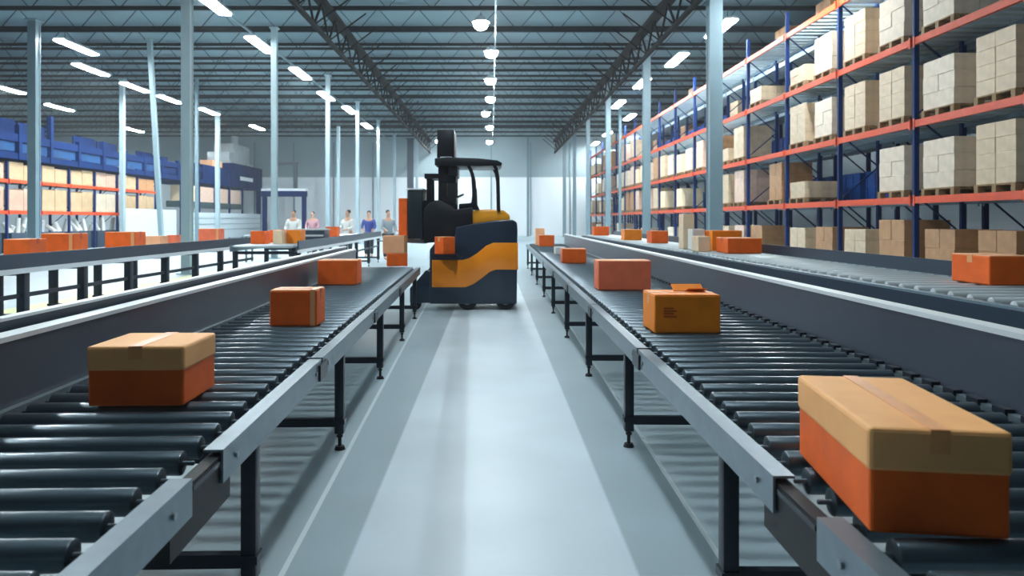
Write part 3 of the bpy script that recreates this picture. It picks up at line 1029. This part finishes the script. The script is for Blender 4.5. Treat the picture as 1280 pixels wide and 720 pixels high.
# dark cabinet on the far conveyor line and packing benches
t = thing('control_cabinet', 'dark grey louvred cabinet between the far conveyor boxes', 'cabinet', (-4.05, 16.35, ZR3 + .002))
MB().box(-.32, .32, -.25, .25, 0, .22).build('body', GUARD_D, t, .02)
MB().box(-.34, .34, -.27, .27, .22, .25).build('cabinet_top', MACH, t)
MB().box(-.3, .3, -.256, -.25, .08, .12).build('louvre', MACH, t)
for x_, y_, nm in ((-7.1, 24.2, 'behind which a person in white stands'), (-4.4, 26.4, 'at the far end beyond the far conveyor')):
    t = thing('packing_bench', 'pale packing bench ' + nm, 'bench', (x_, y_, 0))
    MB().box(-1.1, 1.1, -.35, .35, .86, .9).build('bench_top', PANW, t, .01)
    for sx in (-1, 1):
        for sy in (-1, 1):
            MB().box(sx * 1.03 - .03, sx * 1.03 + .03, sy * .3 - .03, sy * .3 + .03, 0, .86).build('leg', COLM, t)


# ------------------------------------------------------------------ people at the far benches
def skinmesh(name, m, parent, verts, edges, root=0, sub=2):
    me = bpy.data.meshes.new(name)
    me.from_pydata([v[0] for v in verts], edges, [])
    o = bpy.data.objects.new(name, me)
    COL.objects.link(o)
    o.parent = parent
    md = o.modifiers.new('Skin', 'SKIN')
    md.use_smooth_shade = True
    for i, v in enumerate(verts):
        sv = me.skin_vertices[0].data[i]
        sv.radius = v[1] if isinstance(v[1], tuple) else (v[1], v[1])
        sv.use_root = (i == root)
    sd = o.modifiers.new('Subdivision', 'SUBSURF')
    sd.levels = sd.render_levels = sub
    me.materials.append(m)
    return o


def person(label, x, y, rz, cloth, hair, reach):
    t = thing('person', label, 'person', (x, y, 0), rz)
    V, E = [], []

    def v(p, r, link=None):
        V.append((p, r))
        if link is not None:
            E.append((link, len(V) - 1))
        return len(V) - 1
    pel = v((0, 0, .95), (.15, .11))
    ch_ = v((0, .01, 1.18), (.14, .10), pel)
    sh = v((0, 0, 1.38), (.13, .09), ch_)
    nk = v((0, .01, 1.49), .055, sh)
    jaw = v((0, .025, 1.56), (.07, .075), nk)
    hd_ = v((0, .015, 1.645), (.078, .095), jaw)
    v((0, .01, 1.715), (.055, .065), hd_)
    v((0, .115, 1.615), .012, hd_)
    arms = []
    for s in (-1, 1):
        s1 = v((s * .19, 0, 1.38), .055, sh)
        e1 = v((s * .25, .06 + .05 * reach, 1.13), .042, s1)
        w1 = v((s * .2, .22 + .14 * reach, 1.02 + .1 * reach), .03, e1)
        pm = v((s * .19, .30 + .14 * reach, 1.0 + .1 * reach), (.04, .02), w1)
        for f in range(4):
            a_ = v((s * (.16 + .02 * f), .36 + .14 * reach, .99 + .1 * reach), .009, pm)
            v((s * (.16 + .02 * f), .385 + .01 * (f in (1, 2)) + .14 * reach, .965 + .1 * reach), .008, a_)
        v((s * .135, .32 + .14 * reach, .99 + .1 * reach), .010, pm)
        arms.append((s1, e1, w1))
        hp = v((s * .10, 0, .86), .09, pel)
        kn = v((s * .11, .02, .49), .06, hp)
        an = v((s * .11, -.01, .09), .042, kn)
        v((s * .12, .14, .04), .038, an)
    skinmesh('body', SKIN, t, V, E)
    up = [((0, 0, .80), (.185, .14)), ((0, .0, .98), (.175, .135)), ((0, .01, 1.18), (.17, .13)), ((0, 0, 1.36), (.16, .115)), ((0, .005, 1.45), (.075, .075))]
    ue = [(0, 1), (1, 2), (2, 3), (3, 4)]
    for s in (-1, 1):
        i = len(up)
        up += [((s * .19, 0, 1.375), .072), ((s * .25, .06 + .05 * reach, 1.13), .058), ((s * .202, .2 + .14 * reach, 1.025 + .1 * reach), .045)]
        ue += [(3, i), (i, i + 1), (i + 1, i + 2)]
    skinmesh('jacket', cloth, t, up, ue)
    lo = [((0, 0, .93), (.165, .125))]
    le = []
    for s in (-1, 1):
        i = len(lo)
        lo += [((s * .10, 0, .85), .105), ((s * .11, .02, .49), .078), ((s * .11, -.01, .1), .062)]
        le += [(0, i), (i, i + 1), (i + 1, i + 2)]
    skinmesh('trousers', TROU, t, lo, le)
    skinmesh('hair', hair, t, [((0, -.03, 1.62), (.082, .075)), ((0, -.015, 1.70), (.088, .095)), ((0, .02, 1.745), (.06, .07))], [(0, 1), (1, 2)])
    return t


person('person in a white coat and dark cap at the bench beyond the blue gantry', (367 - VX) / F * 25, 25, math.pi, COATW, HAIR, .3)
person('person in white working behind the far conveyor, between two slim columns', (436 - VX) / F * 25, 24.9, 2.6, COATW, HAIR, .6)
person('person in a blue jacket beyond the far conveyor, next to someone in white', (460 - VX) / F * 27, 27.2, math.pi, CLBLUE, HAIR, .2)
person('dark-haired person in grey just beside the tall carton on the forks', (485 - VX) / F * 25.2, 25.2, math.pi + .5, CLGREY, HAIR, .4)
person('person in a rose top standing far back between the pale columns', (391 - VX) / F * 29, 29, math.pi, CLPINK, HAIR, .2)

# ------------------------------------------------------------------ groups of repeats
for o in list(COL.objects):
    if o.parent or 'label' not in o:
        continue
    lb, cat = o['label'], o['category']
    if cat == 'pallet load':
        o['group'] = 'pallet loads in the rear rack' if 'rear rack' in lb else 'pallet loads in the tall rack'
    elif cat in ('box', 'parcel') and 'group' not in o:
        for key, g in (('forklift-side', 'boxes on the forklift-side conveyor'), ('by the forklift', 'boxes on the forklift-side conveyor'), ('rack-side', 'boxes on the rack-side conveyor'),
                       ('higher conveyor', 'boxes on the higher conveyor'), ('close-legged', 'boxes on the close-legged conveyor'), ('far conveyor', 'boxes on the far conveyor')):
            if key in lb:
                o['group'] = g
                break
    elif cat == 'conveyor':
        o['group'] = 'roller conveyors'
    elif cat == 'person':
        o['group'] = 'people at the far benches'

# ------------------------------------------------------------------ world, camera, view
wd = bpy.data.worlds.new('World')
SC.world = wd
wd.use_nodes = True
wd.node_tree.nodes['Background'].inputs[0].default_value = (.6, .72, .8, 1)
wd.node_tree.nodes['Background'].inputs[1].default_value = .3
hv = wd.node_tree.nodes.new('ShaderNodeVolumeScatter')      # thin haze hanging in the hall
hv.inputs['Color'].default_value = (.93, .98, 1, 1)
hv.inputs['Density'].default_value = .0012
hv.inputs['Anisotropy'].default_value = .3
wd.node_tree.links.new(hv.outputs[0], wd.node_tree.nodes['World Output'].inputs['Volume'])
cam = bpy.data.cameras.new('Camera')
co = bpy.data.objects.new('Camera', cam)
COL.objects.link(co)
co.location = (0, 0, H)
co.rotation_euler = (math.pi / 2, 0, 0)
cam.sensor_width = 36
cam.lens = F / 1280 * 36
cam.shift_x = (640 - VX) / 1280
cam.shift_y = (VY - 360) / 1280
cam.clip_end = 300
cam.dof.use_dof = True
cam.dof.focus_distance = 4.2
cam.dof.aperture_fstop = 3.5
SC.camera = co
SC.view_settings.view_transform = 'Standard'
SC.view_settings.look = 'None'
SC.view_settings.exposure = 1.75
SC.view_settings.gamma = 1.0
SC.view_settings.use_curve_mapping = False
